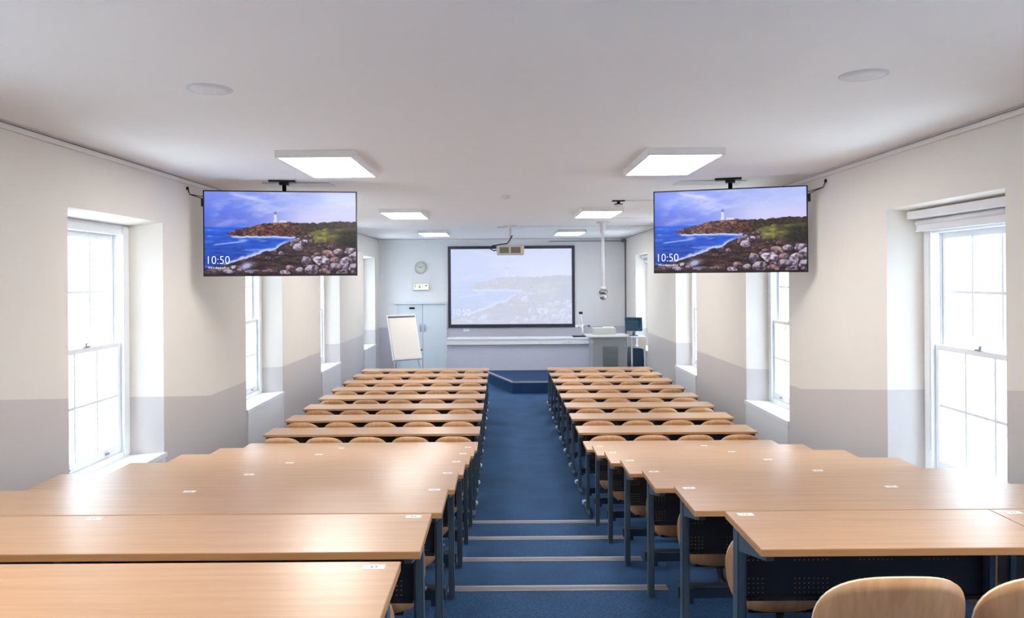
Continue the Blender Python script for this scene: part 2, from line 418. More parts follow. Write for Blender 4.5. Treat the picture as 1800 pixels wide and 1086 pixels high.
# sash windows: built facing +X in local space (local x = into the wall), then turned
def sash(z0, z1, x0, x1, hwid, lower):
    bm = B(); st = .045
    rb, rt = (.075, .042) if lower else (.042, .05)
    bx(bm, x0, x1, -hwid, -hwid+st, z0, z1, .003); bx(bm, x0, x1, hwid-st, hwid, z0, z1, .003)
    bx(bm, x0+.001, x1-.001, -hwid+st, hwid-st, z0, z0+rb); bx(bm, x0+.001, x1-.001, -hwid+st, hwid-st, z1-rt, z1)
    for t in (-1/3, 1/3):
        bx(bm, x0+.006, x1-.006, t*(hwid-st)-.011, t*(hwid-st)+.011, z0+rb, z1-rt)
    zm = (z0+rb+z1-rt)/2
    bx(bm, x0+.007, x1-.007, -hwid+st, hwid-st, zm-.011, zm+.011)
    return bm
def make_window(hw, blind, tiers):
    top = 2.78 if blind else 2.86
    mid = 1.85
    r = bpy.data.objects.new('window', None); COL.objects.link(r); r['kind'] = 'structure'
    bm = B(); a, b_ = .275, .415
    bx(bm, a, b_, -.655, -.555, SILL+.002, HEADIN-.004, .004); bx(bm, a, b_, .555, .655, SILL+.002, HEADIN-.004, .004)
    bx(bm, a, b_, -.555, .555, top, HEADIN-.004); bx(bm, a, b_, -.555, .555, SILL+.002, SILL+.07)
    for s in (-1, 1):   # parting beads and architrave strip
        bx(bm, a-.012, a, s*.60-.05, s*.60+.05, SILL+.03, HEADIN-.01, .003)
        bx(bm, .343, .353, s*.55-.006, s*.55+.006, SILL+.07, top)
    obj('window_frame', bm, 'white', r)
    u = obj('upper_sash', sash(mid-.02, top, .356, .398, .553, False), 'white', r)
    l = obj('lower_sash', sash(SILL+.072, mid+.022, .298, .340, .553, True), 'white', r)
    bm = B(); bx(bm, .375, .379, -.51, .51, mid+.02, top-.045); obj('glass_pane', bm, 'glass', u)
    bm = B(); bx(bm, .317, .321, -.51, .51, SILL+.14, mid-.018); obj('glass_pane', bm, 'glass', l)
    bm = B(); bx(bm, .285, .33, -.035, .035, mid+.022, mid+.034, .002); cyl(bm, (.305, 0, mid+.034), (.305, 0, mid+.05), .01, seg=10); bx(bm, .298, .312, -.03, .012, mid+.05, mid+.058, .002)
    obj('sash_lock', bm, 'brass', l)
    bm = B()
    for s in (-.3, .3): bx(bm, .283, .297, s-.03, s+.03, SILL+.10, SILL+.115, .003)
    obj('sash_lift', bm, 'brass', l)
    bm = B(); prism(bm, [(-.025, -hw-.01), (-.025, hw+.01), (.0, hw-.005), (.28, .655), (.28, -.655), (0., -hw+.005)], SILL-.03, SILL+.012)
    obj('window_sill', bm, 'white', r)
    bm = B(); bx(bm, -.016, .002, -hw+.02, hw-.02, 0. if not tiers else .05, SILL-.03, .003)
    for s in (-1, 1): bx(bm, -.02, -.014, s*(hw-.05)-.03, s*(hw-.05)+.03, .05, SILL-.04)
    obj('sill_panel', bm, 'whitematt', r)
    if blind:
        bm = B(); bx(bm, .12, .27, -.64, .64, HEADIN-.055, HEADIN+.008, .004); cyl(bm, (.215, -.64, HEADIN-.085), (.215, .64, HEADIN-.085), .03, seg=18)
        bx(bm, .185, .205, -.63, .63, HEADIN-.16, HEADIN-.145, .003)
        bx(bm, .193, .196, -.63, .63, HEADIN-.15, HEADIN-.08)
        obj('roller_blind', bm, 'whitematt', r)
    bm = B()
    for k in range(18): 
        t = k/17; pass
    sweep(bm, [(.262, .57, top-.02), (.262, .57, 1.0)], .0035, 6)
    obj('sash_cord', bm, 'whitematt', r)
    return r
n = 1
for wins, X, rz, hw, blind in ((WL, XL, PI, .77, False), (WR, XR, 0., .735, True)):
    proto = None
    for i, c in enumerate(wins):
        if proto is None: r = make_window(hw, blind, False); proto = tree(r)
        else: r = copy_tree(proto)
        r.name = 'window_%d' % n; n += 1
        r.location = (X, c, 0); r.rotation_euler = (0, 0, rz)
        r['label'] = 'white six over six sash window in a deep recess'

# thin trunking at the top of the side walls, and a cable along it
for k, (X, s) in enumerate(((XL, 1), (XR, -1))):
    bm = B(); a, b_ = sorted((X+s*.0005, X+s*.018)); bx(bm, a, b_, YB, YF, CEIL-.055, CEIL-.022, .003)
    sweep(bm, [(X+s*.006, YB+.1, CEIL-.010), (X+s*.006, YF-.1, CEIL-.010)], .0035, 6, 1)
    struct(obj('trim_%d' % (k+1), bm, ['trunk', 'ink']), 'slim white trunking with a cable at the top of the wall')
bm = B(); a = .0005
bx(bm, XL+.02, XR-.02, YF-.02, YF-a, CEIL-.05, CEIL-.02, .003)
struct(obj('trim_3', bm, 'housing'))
# front corner conduits
bm = B(); sweep(bm, [(XR-.03, YF-.02, CEIL-.05), (XR-.03, YF-.02, 1.0)], .013, 8); sweep(bm, [(XR-.03, YF-.035, CEIL-.085), (1.2, YF-.035, CEIL-.085)], .009, 6)
bx(bm, XR-.12, XR-.02, YF-.1, YF-.02, CEIL-.12, CEIL-.04, .005)
struct(obj('trim_4', bm, 'ink'), 'grey cable conduit in the front right corner')

# stage platform
bm = B(); ST = .245
spts = [(.18, 15.65), (XR-.001, 15.65), (XR-.001, YF-.001), (-1.40, YF-.001), (-1.40, 17.6), (-.46, 17.6)]
prism(bm, spts, .0005, ST)
stage = tag(obj('stage_platform', bm, 'carpet_stage'), 'low navy carpeted platform with a slanted left edge before the front wall', 'stage')
bm = B()
dv = Vector((-1.30-.18, YF-15.6)).normalized(); nv = Vector((dv.y, -dv.x))*-1
for p, q_ in (((.18, 15.65), (XR-.002, 15.65)), ((-.455, 17.58), (.18, 15.65))):
    p, q_ = Vector(p), Vector(q_); d = (q_-p).normalized(); nn = Vector((-d.y, d.x))
    prism(bm, [tuple(p-nn*.006), tuple(q_-nn*.006), tuple(q_+nn*.05), tuple(p+nn*.05)], ST-.02, ST+.006)
o = obj('platform_nosing', bm, 'nosing', stage); o['label'] = 'pale metal strip along the platform edge'

# ------------------------------------------------------------------ desks
DEEP, TH, DH = .385, .026, .74
def make_desk(w, flat, sgn, sticker=True):
    """origin on the floor below the far corner at the aisle end; sgn = side the desk runs to"""
    r = thing('lecture_desk', '', 'desk')
    X = lambda a, b_: sorted((sgn*a, sgn*b_))
    bm = B(); a, b_ = X(0, w-.003); bx(bm, a, b_, -DEEP, 0, DH-TH, DH, .0025, 0, None, 1)
    obj('tabletop', bm, ['top', 'edge'], r)
    bm = B(); a, b_ = X(.065, w-.045); bx(bm, a, b_, -.034, -.028, .44, DH-TH)
    bx(bm, a, b_, -.05, -.028, .428, .44)
    obj('modesty_panel', bm, 'perf', r)
    for k, xl in enumerate((.045, w/2, w-.03) if w > 1.5 else (.045, w-.03)):
        a, b_ = X(xl-.017, xl+.017)
        bm = B()
        # leg: vertical tube leaning a touch, with the arm that carries the top
        lo = [(a, -.055), (b_, -.055), (b_, .012), (a, .012)]
        v0 = [bm.verts.new((p[0], p[1]+.01, .0)) for p in lo]; v1 = [bm.verts.new((p[0], p[1]-.012, DH-TH-.001)) for p in lo]
        bm.faces.new(v0[::-1]); bm.faces.new(v1)
        for i in range(4): bm.faces.new((v0[i], v0[(i+1) % 4], v1[(i+1) % 4], v1[i]))
        bmesh.ops.bevel(bm, geom=[e for e in bm.edges if abs(e.verts[0].co.z-e.verts[1].co.z) > .3], offset=.008, segments=2, affect='EDGES')
        pr = [(-.34, DH-TH-.001), (-.34, DH-TH-.03), (-.06, DH-TH-.10), (-.05, DH-TH-.001)]
        prism(bm, pr, a+.004, b_-.004, 0, lambda p, q_, h: (h, p, q_))
        if flat and (k == 0 or True):
            bx(bm, a+.002, b_-.002, .0, .25, .012, .045, .004)
            bx(bm, a+.002, b_-.002, -.20, -.03, .012, .045, .004)
        else:
            bx(bm, a+.002, b_-.002, -.05, .02, .0, .004)
        lg = obj('leg', bm, 'steel', r)
        if flat:
            bm = B(); lathe(bm, [(.006, .0), (.026, .006), (.032, .026), (.026, .046), (.006, .053)], (sgn*xl, .262, .0), 14)
            obj('foot_cap', bm, 'cap', lg)['label'] = 'white plastic foot cap'
        if k == 0:
            bm = B(); sx = sgn*(xl-.019); cyl(bm, (sx, -.02, .47), (sx-sgn*.006, -.02, .47), .007, seg=10)
            obj('bolt', bm, 'brass', lg)
    a, b_ = X(.02, w-.004); bm = B(); bx(bm, a, b_, .013, .068, .19, .247, .004)
    bx(bm, *X(.062, .085), -.03, .02, .18, .257); bx(bm, *X(w-.07, w-.05), -.03, .02, .18, .257)
    obj('seat_beam', bm, 'beam', r)
    if sticker:
        for x0 in ((.035, w/2+.02) if w > 1.5 else (.035,)):
            bm = B()
            a, b_ = X(x0, x0+.057); bx(bm, a, b_, -.052, -.024, DH, DH+.0008)
            a, b_ = X(x0+.020, x0+.024); bx(bm, a, b_, -.042, -.034, DH+.0008, DH+.0012, 0, 1)
            a, b_ = X(x0+.031, x0+.036); bx(bm, a, b_, -.042, -.034, DH+.0008, DH+.0012, 0, 1)
            obj('seat_sticker', bm, ['sticker', 'ink'], r)['label'] = 'small white sticker with grey marks'
    return r
ORD = ['first', 'second', 'third', 'fourth', 'fifth', 'sixth', 'seventh', 'eighth', 'ninth', 'tenth', 'eleventh', 'twelfth', 'thirteenth', 'fourteenth', 'fifteenth', 'sixteenth']
protos = {}
def desk_at(w, flat, sgn, x, y, z_, label):
    key = (w, flat, sgn)
    if key not in protos:
        r = make_desk(w, flat, sgn, not flat); protos[key] = tree(r)
    else: r = copy_tree(protos[key])
    r.location = (x, y, z_); r['label'] = label; r['group'] = 'beech desks in rows'
    return r
def rowname(i, blk, n_):
    if i == n_-1: return 'nearest row of the %s block' % blk
    if i >= n_-4: return '%s nearest row of the %s block' % (ORD[n_-1-i], blk)
    if i == 0: return 'farthest row of the %s block' % blk
    return '%s row of the %s block from the platform' % (ORD[i], blk)
LX, RX = -.27, .818
for i in range(16):
    flat = i < 9
    desk_at(2.37, flat, -1, LX, ROWY[i], ROWZ[i], 'long beech topped desk, %s' % rowname(i, 'left', 16))
    if i < 14:
        desk_at(1.962, flat, 1, RX, ROWY[i], ROWZ[i], 'long beech topped desk, %s' % rowname(i, 'right', 15))
    elif i == 14:
        desk_at(.981, flat, 1, RX, ROWY[i], ROWZ[i], 'short beech topped desk at the aisle, %s' % rowname(i, 'right', 15))
        desk_at(.981, flat, 1, RX+.981, ROWY[i], ROWZ[i], 'short beech topped desk beyond a joint, %s' % rowname(i, 'right', 15))

# ------------------------------------------------------------------ chairs
def shell(fn, nu, nv, th, rim=1):
    """closed plate from a grid of points and normals; rim faces get material 1"""
    bm = B(); F, K = [], []
    for j in range(nv+1):
        F.append([]); K.append([])
        for i in range(nu+1):
            p, nrm = fn(i/nu*2-1, j/nv)
            F[-1].append(bm.verts.new(Vector(p)+Vector(nrm)*th/2)); K[-1].append(bm.verts.new(Vector(p)-Vector(nrm)*th/2))
    def q(a, b_, c, d, mi):
        vs = []
        for v in (a, b_, c, d):
            if v not in vs: vs.append(v)
        try:
            f = bm.faces.new(vs); f.material_index = mi; f.smooth = mi == 0
        except ValueError: pass
    for j in range(nv):
        for i in range(nu):
            q(F[j][i], F[j][i+1], F[j+1][i+1], F[j+1][i], 0); q(K[j][i], K[j+1][i], K[j+1][i+1], K[j][i+1], 0)
    for i in range(nu):
        q(F[0][i], K[0][i], K[0][i+1], F[0][i+1], rim); q(F[nv][i], F[nv][i+1], K[nv][i+1], K[nv][i], rim)
    for j in range(nv):
        q(F[j][0], F[j+1][0], K[j+1][0], K[j][0], rim); q(F[j][nu], K[j][nu], K[j+1][nu], F[j+1][nu], rim)
    return bm
HW = .218
def back_fn(t, v):
    u = math.sin(PI/2*t*.985)
    k = max(0., 1-abs(u)**3.2)
    zt = .620+.160*k**.46; zb = .575-.19*k**.5
    zt -= .004*u*u
    z_ = zb+(zt-zb)*v
    wz = 1-.05*max(0, (.62-z_)/.2)
    x = u*HW*wz
    zz = (z_-.42)/.37
    y = .045*(1-zz)**1.4 - .012*max(0, zz-.5)*2 if zz < 1 else -.012
    y += .07*abs(u)**2.8
    if z_ < .46: y += .05*((.46-z_)/.05)**2*.6
    nrm = Vector((-.143*3*abs(u)**1.6*(1 if u > 0 else -1)*.55, 1, .0)).normalized()
    return (x, y, z_), nrm
def seat_fn(t, v):
    u = math.sin(PI/2*t*.985); k = max(0., 1-abs(u)**3.4)**.42
    w_ = (v*2-1)*k
    z_ = .555+w_*.15
    y = .12-.03*(z_-.40)/.35+.012*(1-u*u)*(1-w_*w_)+.02*max(0, w_-.5)
    return (u*.200, y, z_), (0, 1, 0)
def make_chair(flat):
    r = thing('lecture_chair', '', 'chair')
    obj('backrest', shell(back_fn, 26, 10, .011), ['ply', 'plyedge'], r)
    obj('seat', shell(seat_fn, 18, 8, .011), ['ply', 'plyedge'], r)
    zb, yb = (.222, -.062) if flat else (.355, -.088)
    bm = B()
    sweep(bm, [(0, yb+.028, zb), (0, yb+.06, zb+.004), (0, .05, max(.31, zb-.01)), (0, .09, .37), (0, .095, .43)], .016, 8)
    bx(bm, -.03, .03, yb+.015, yb+.03, zb-.026, zb+.026)
    bx(bm, -.13, .13, .078, .098, .405, .44, .004)
    for q_ in (-.06, .06): sweep(bm, [(q_, .088, .43), (q_, .07, .46), (q_, .052, .49), (q_, .04, .54)], .007, 6)
    obj('seat_bracket', bm, 'bracket', r)
    return r
cproto = {}
def chair_at(flat, x, y, z_, label):
    if flat not in cproto:
        r = make_chair(flat); cproto[flat] = tree(r)
    else: r = copy_tree(cproto[flat])
    r.location = (x, y, z_); r['label'] = label; r['group'] = 'beech plywood chairs in rows'
LCX = [-.535, -.99, -1.445, -1.90, -2.355]; RCX = [1.10, 1.562, 2.025, 2.488]
for i in range(16):
    flatc = i < 8       # chairs whose carrying beam stands on the same level
    for blk, xs, n_ in (('left', LCX, 16), ('right', RCX, 15)):
        if i >= n_ or (blk == 'left' and i == 15): continue
        rn = rowname(i, blk, n_)
        for k, x in enumerate(xs):
            pos = 'nearest the aisle' if k == 0 else ('nearest the window wall' if k == len(xs)-1 else ORD[k]+' from the aisle')
            chair_at(flatc, x, ROWY[i]-(.715 if flatc else .70), ROWZ[i], 'beech plywood chair %s, %s' % (pos, rn))
# beam that carries the nearest right-hand chairs
t = thing('seat_rail', 'dark steel rail carrying the nearest right-hand row of chairs', 'seat rail', (RX, ROWY[14]-.825, ROWZ[15]))
bm = B(); bx(bm, .02, 1.94, .013, .068, .19, .247, .004); obj('rail', bm, 'beam', t)
for xl in (.05, .98, 1.9):
    bm = B(); bx(bm, xl-.017, xl+.017, -.03, .02, .0, .257, .004); bx(bm, xl-.02, xl+.02, -.10, .06, .0, .012, .003); obj('leg', bm, 'steel', t)

# ------------------------------------------------------------------ screen picture
def vnoise(x, y, seed):
    xi, yi = np.floor(x).astype(int), np.floor(y).astype(int); xf, yf = x-xi, y-yi
    xf, yf = xf*xf*(3-2*xf), yf*yf*(3-2*yf)
    def h(a, b_):
        v = np.sin(a*127.1+b_*311.7+seed*74.7)*43758.5453; return v-np.floor(v)
    return (h(xi, yi)*(1-xf)+h(xi+1, yi)*xf)*(1-yf)+(h(xi, yi+1)*(1-xf)+h(xi+1, yi+1)*xf)*yf
def fbm(x, y, seed, o=4):
    a, s, t_ = .5, 0., 0.
    for k in range(o):
        s = s+a*vnoise(x*2**k, y*2**k, seed+k); t_ += a; a *= .55
    return s/t_
def cells(x, y, seed):
    xi, yi = np.floor(x).astype(int), np.floor(y).astype(int); best = np.full(x.shape, 9.); rnd = np.zeros(x.shape)
    gx = np.zeros(x.shape); gy = np.zeros(x.shape)
    for dx in (-1, 0, 1):
        for dy in (-1, 0, 1):
            a, b_ = xi+dx, yi+dy
            h1 = np.sin(a*12.9898+b_*78.233+seed)*43758.5453; h1 = h1-np.floor(h1)
            h2 = np.sin(a*39.346+b_*11.135+seed)*24634.6345; h2 = h2-np.floor(h2)
            ex, ey = x-(a+h1), y-(b_+h2); d = np.sqrt(ex**2+ey**2)
            c = d < best
            best = np.where(c, d, best); rnd = np.where(c, h1, rnd); gx = np.where(c, ex, gx); gy = np.where(c, ey, gy)
    return best, rnd, gx, gy
def mixc(a, b_, t_): return a*(1-t_[..., None])+b_*t_[..., None]
def C3(r, g, b_): return np.array([r, g, b_], float)
def paint(nx, ny):
    u, v = np.meshgrid(np.linspace(0, 1, nx), np.linspace(0, 1, ny))
    sm = lambda e0, e1, x: np.clip((x-e0)/(e1-e0), 0, 1)**2*(3-2*np.clip((x-e0)/(e1-e0), 0, 1))
    A = 1.78
    # sky
    top = mixc(C3(120, 140, 232), C3(175, 190, 246), sm(0, 1, u)); low = mixc(C3(75, 105, 222), C3(208, 205, 242), sm(.1, .75, u))
    img = mixc(top, low, sm(0, .42, v))
    cl = fbm(u*5*A+v*3, v*14, 3); img = mixc(img, C3(205, 208, 246)*np.ones_like(img), np.clip((cl-.42)*1.5, 0, .7)*sm(.0, .12, u))
    ray = np.exp(-((v-.02-.38*(u-.16))/.018)**2)*sm(.14, .2, u)*sm(.46, .3, u); img = mixc(img, C3(225, 225, 250)*np.ones_like(img), ray*.5)
    ray = np.exp(-((v-.36+.25*(u-.1))/.05)**2)*sm(.5, .1, u); img = mixc(img, C3(120, 120, 205)*np.ones_like(img), ray*.4)
    # sea
    sea = mixc(C3(38, 92, 214), C3(24, 66, 168), sm(.43, .9, v)); w = fbm(u*7*A, v*42, 9); sea = sea+((w-.5)*70)[..., None]*C3(.7, .9, 1.)
    sea = mixc(sea, C3(150, 175, 235)*np.ones_like(img), np.clip((fbm(u*4*A+v*8, v*30, 21)-.66)*5, 0, .8))
    for (a, b_, u0, u1) in ((.635, -.22, .04, .30), (.54, -.02, .0, .07), (.60, -.1, .2, .3)):
        img_w = np.exp(-((v-a-b_*(u-.1))/.008)**2)*sm(u0, u0+.04, u)*sm(u1, u1-.05, u)
        sea = mixc(sea, C3(190, 205, 245)*np.ones_like(img), img_w*.8)
    img = mixc(img, sea, sm(.425, .435, v+(fbm(u*20, u*0, 2)-.5)*.004))
    # headland
    n1 = (fbm(u*22*A, v*22, 31)-.5)
    hz = np.interp(u, [0, .14, .2, .3, .38, .46, .55, .62, .75, .85, 1], [1, .505, .47, .425, .39, .375, .365, .375, .375, .36, .355])+n1*.03
    hb = np.interp(u, [0, .14, .2, .4, .55, .7, 1], [.50, .515, .535, .535, .54, .56, .6])+n1*.02
    tx = fbm(u*46*A, v*60, 41); tx2 = fbm(u*16*A, v*26, 43)
    hc = mixc(C3(46, 28, 34), C3(142, 88, 74), np.clip((tx-.36)*2.6, 0, 1)); hc = mixc(hc, C3(176, 140, 98)*np.ones_like(img), np.clip((tx2-.58)*3.5, 0, .8)*sm(.62, .5, u))
    hc = mixc(hc, C3(48, 44, 32)*np.ones_like(img)+(tx[..., None]-.5)*70, sm(.56, .7, u)*.85)
    foam = np.exp(-((v-hb-.012)/.012)**2)*sm(.15, .2, u)*sm(.68, .6, u); img = mixc(img, C3(205, 210, 240)*np.ones_like(img), np.clip(foam*(.5+w), 0, .9))
    img = np.where(((v > hz) & (v < hb))[..., None], hc, img)
    # lighthouse
    lw = .0075+.004*np.clip((v-.27)/.09, 0, 1)
    lh = (abs(u-.462) < lw) & (v > .275) & (v < .372); img = np.where(lh[..., None], C3(214, 212, 238), img)
    lt = (abs(u-.462) < .0068) & (v > .245) & (v <= .272); img = np.where(lt[..., None], C3(110, 112, 150), img)
    bl = ((u > .49) & (u < .535) & (v > .348) & (v < .372)); img = np.where(bl[..., None], C3(220, 212, 220), img)
    # foreground land
    nl = (fbm(u*14*A, v*14, 51)-.5)
    fz = np.interp(u, [0, .08, .2, .3, .39, .46, .51, .56, .63, .7, .78, 1], [.93, .90, .86, .79, .73, .70, .64, .60, .52, .485, .45, .43])+nl*.05
    fo = np.exp(-((v-fz+.012)/.022)**2)*sm(.62, .45, u)*sm(.1, .2, u); img = mixc(img, C3(196, 200, 240)*np.ones_like(img), np.clip(fo*1.1, 0, .9))
    d, rn, gx, gy = cells(u*26*A, v*30, 5)
    lc = mixc(C3(34, 22, 26), C3(104, 72, 64), np.clip((fbm(u*12*A, v*40, 15)-.3)*2, 0, 1)*np.clip(tx*1.4, .25, 1))
    lc = mixc(lc, C3(112, 92, 98)*np.ones_like(img), np.clip((fbm(u*24*A, v*70, 13)-.6)*5, 0, .6))
    gm = sm(.60, .74, u)*sm(.66, .52, v+n1*.1); gcol = mixc(C3(70, 66, 34), C3(168, 170, 84), np.clip((fbm(u*10*A, v*30, 61)-.32)*2.4, 0, 1)*sm(1.0, .78, u))
    lc = mixc(lc, gcol, gm)
    dk = sm(.84, .93, u)*sm(.45, .5, v)*sm(.70, .62, v); lc = mixc(lc, C3(28, 26, 22)*np.ones_like(img)+(tx[..., None]-.5)*60, dk*.85)
    # grey boulders, drawn one over another from the far ones to the near ones
    lst = [(.68, .55, .03, .03, .2), (.60, .60, .033, .038, .6), (.65, .62, .028, .05, .8), (.57, .64, .02, .028, .4), (.62, .68, .03, .04, .7), (.53, .66, .014, .02, .3), (.70, .60, .02, .03, .3),
           (.46, .72, .012, .015, .5), (.50, .75, .014, .02, .2), (.41, .80, .02, .018, .1), (.75, .66, .02, .025, .2), (.83, .67, .015, .02, .2),
           (.81, .76, .055, .042, .7), (.88, .735, .035, .055, .9), (.955, .725, .055, .05, .8), (.745, .775, .03, .03, .3), (1.0, .80, .05, .05, .6),
           (.665, .835, .042, .065, .3), (.72, .80, .02, .03, .4), (.77, .87, .052, .085, 1.), (.935, .875, .06, .075, .8), (.86, .83, .03, .04, .5), (.86, .92, .04, .055, .4), (1.0, .93, .04, .06, .5),
           (.56, .935, .045, .045, .8), (.62, .955, .035, .05, .5), (.70, .955, .045, .05, .6), (.79, .975, .04, .035, .5), (.90, .985, .04, .03, .4), (.52, .975, .03, .03, .7),
           (.05, .955, .035, .025, .2), (.11, .945, .03, .025, .1), (.16, .965, .04, .03, .5), (.23, .955, .03, .03, .4), (.32, .97, .05, .02, .3), (.20, .91, .03, .015, .3), (.42, .96, .04, .02, .2)]
    g2 = fbm(u*30*A, v*34, 77)
    for q, (cu, cv, ru, rv, br) in enumerate(lst):
        wob = 1+(fbm(u*9*A+q*3.1, v*11, 90+q, 2)-.5)*1.5
        ex, ey = (u-cu)/(ru*wob), (v-cv)/(rv*wob); d2 = ex*ex+ey*ey
        lite = np.clip(.50-.42*ey-.22*ex+(g2-.5)*2.3+(tx-.5)*.5, 0, 1)*(.55+.45*br)
        hi = C3(222, 206, 226) if q % 3 else C3(206, 160, 156)
        bc = mixc(C3(48, 34, 46), hi, lite)
        lc = mixc(lc, C3(24, 17, 24)*np.ones_like(img), np.clip((1.45-d2)*3, 0, .75)*(d2 >= 1))
        lc = mixc(lc, bc, np.clip((1.05-d2)*6, 0, 1))
    pool = np.exp(-(((u-.27)/.035)**2+((v-.90+.4*(u-.27))/.035)**2)); lc = mixc(lc, C3(178, 186, 236)*np.ones_like(img), np.clip(pool*1.2, 0, .9))
    img = np.where((v > fz)[..., None], lc, img)
    return np.clip(img, 4, 255)
NX, NY = 360, 204
PIC = paint(NX, NY)
def lin_arr(a):
    a = a/255.; return np.where(a <= .04045, a/12.92, ((a+.055)/1.055)**2.4)
def pic_mesh(name, w, h, cols, mat):
    """flat screen in the XZ plane facing -Y, its picture stored per point"""
    xs = np.linspace(-w/2, w/2, NX); zs = np.linspace(h/2, -h/2, NY)
    X_, Z_ = np.meshgrid(xs, zs); co = np.stack([X_, np.zeros_like(X_), Z_], -1).reshape(-1, 3)
    idx = np.arange(NX*NY).reshape(NY, NX)
    f = np.stack([idx[1:, :-1], idx[1:, 1:], idx[:-1, 1:], idx[:-1, :-1]], -1).reshape(-1, 4)
    me = bpy.data.meshes.new(name); me.from_pydata(co.tolist(), [], f.tolist())
    at = me.color_attributes.new('pic', 'FLOAT_COLOR', 'POINT')
    c4 = np.ones((NX*NY, 4), np.float32); c4[:, :3] = lin_arr(cols).reshape(-1, 3)
    at.data.foreach_set('color', c4.ravel()); me.materials.append(M[mat]); me.update()
    return me

# ------------------------------------------------------------------ televisions
TW, TH_ = 1.55, .885
tvmesh = pic_mesh('screen', TW-.028, TH_-.034, PIC, 'pic')
def television(label, c, yaw, wall_x):
    t = thing('television', label, 'television', c, yaw)
    bm = B(); bx(bm, -TW/2, TW/2, 0, .035, -TH_/2, TH_/2, .004); bx(bm, -TW*.32, TW*.32, .035, .07, -TH_*.4, TH_*.22, .01)
    obj('casing', bm, 'black', t)
    s = bpy.data.objects.new('screen', tvmesh); COL.objects.link(s); s.parent = t; s.location = (0, -.0012, .004)
    text_mesh('10:50', .212, .080, 'clock_lettering', 'textlit', s, (-TW/2+.048, -.0012, -.318))
    text_mesh('Wednesday, 07', .27, .030, 'date_lettering', 'textlit', s, (-TW/2+.048, -.0012, -.375))
    top = CEIL-c[2]
    bm = B()
    bx(bm, -.135, .135, .04, .16, top-.022, top-.001, .003)
    cyl(bm, (.02, .10, top-.022), (.02, .10, .1), .022, seg=14); bx(bm, -.03, .07, .06, .14, top-.05, top-.02, .004)
    bx(bm, -.2, .24, .07, .095, -.05, .15, .004); bx(bm, -.10, .14, .07, .12, .10, .14, .004)
    obj('ceiling_bracket', bm, 'blackmetal', t)
    # cables from the rear of the set to the wall
    bm = B(); inv = Matrix.Rotation(-yaw, 4, 'Z')
    s_ = -1 if wall_x < 0 else 1
    wp = inv @ (Vector((wall_x-s_*.012, c[1]-.10 if s_ < 0 else c[1]-.42, CEIL-.10))-Vector(c))
    for dz, dx in ((0, 0), (.0, .03)):
        sweep(bm, [wp+Vector((0, dx, -dz)), wp+Vector((-s_*.02, 0, -.06)), Vector((s_*(TW/2-.03), .05, top-.22+dx)), Vector((s_*(TW/2-.12), .055, .05)), Vector((s_*.4, .06, -.05))], .005, 6)
    bx(bm, wp.x-.011, wp.x+.011, wp.y-.012, wp.y+.012, wp.z-.016, wp.z+.016, .003)
    bx(bm, s_*(TW/2+.012)-.018, s_*(TW/2+.012)+.018, .045, .085, .28, .36, .004); bx(bm, s_*(TW/2-.08)-.09, s_*(TW/2-.08)+.09, .055, .07, .30, .33, .003)
    obj('cable', bm, 'black', t)
    return t
television('ceiling television on the left showing a lighthouse coast at 10:50', (-2.30, 7.685, 2.9175), math.radians(8.5), XL)
television('ceiling television on the right showing a lighthouse coast at 10:50', (2.37, 7.76, 2.92), math.radians(-18), XR)

# mounting boards flush on the ceiling behind the sets
for x, y, l in ((-2.22, 8.05, 'left'), (2.28, 8.1, 'right')):
    bm = B(); bx(bm, x-.36, x+.36, y-.12, y+.22, CEIL-.012, CEIL-.0002, .003)
    tag(obj('ceiling_plate', bm, 'whitematt'), 'thin white plate on the ceiling above the %s television' % l, 'ceiling plate')

# ------------------------------------------------------------------ projection board
W_, H_ = 3.30, 2.12
bc = ((-1.43+1.87)/2, YF-.05, (3.285+1.165)/2)
t = thing('projection_board', 'large dark framed board on the front wall with a faded lighthouse projection', 'projection screen', (bc[0], YF-.002, bc[2]))
fw = .075
bm = B()
bx(bm, -W_/2, W_/2, -.045, 0, H_/2-fw, H_/2, .006); bx(bm, -W_/2, W_/2, -.045, 0, -H_/2, -H_/2+fw+.01, .006)
bx(bm, -W_/2, -W_/2+fw, -.045, 0, -H_/2+fw, H_/2-fw, .0); bx(bm, W_/2-fw, W_/2, -.045, 0, -H_/2+fw, H_/2-fw, .0)
obj('frame', bm, 'bframe', t)
bm = B(); bx(bm, -W_/2+fw-.01, W_/2-fw+.01, -.028, -.002, -H_/2+fw, H_/2-fw+.01); obj('backing', bm, 'whitematt', t)
v = np.linspace(0, 1, NY)[:, None, None]
wash = PIC*.15+np.array([152, 158, 176.])*np.ones_like(PIC)
me = pic_mesh('projected_picture', W_-2*fw, H_-2*fw-.01, wash, 'proj')
s = bpy.data.objects.new('projected_picture', me); COL.objects.link(s); s.parent = t; s.location = (0, -.030, .004)
text_mesh('10:50', .42, .16, 'clock_lettering', 'textfaint', s, (-W_/2+.15, -.0015, -.74))
bm = B(); bx(bm, -1.26, -1.10, -.02, -.001, -H_/2-.10, -H_/2-.035, .003)
obj('pen_tray_clip', bm, 'white', t)

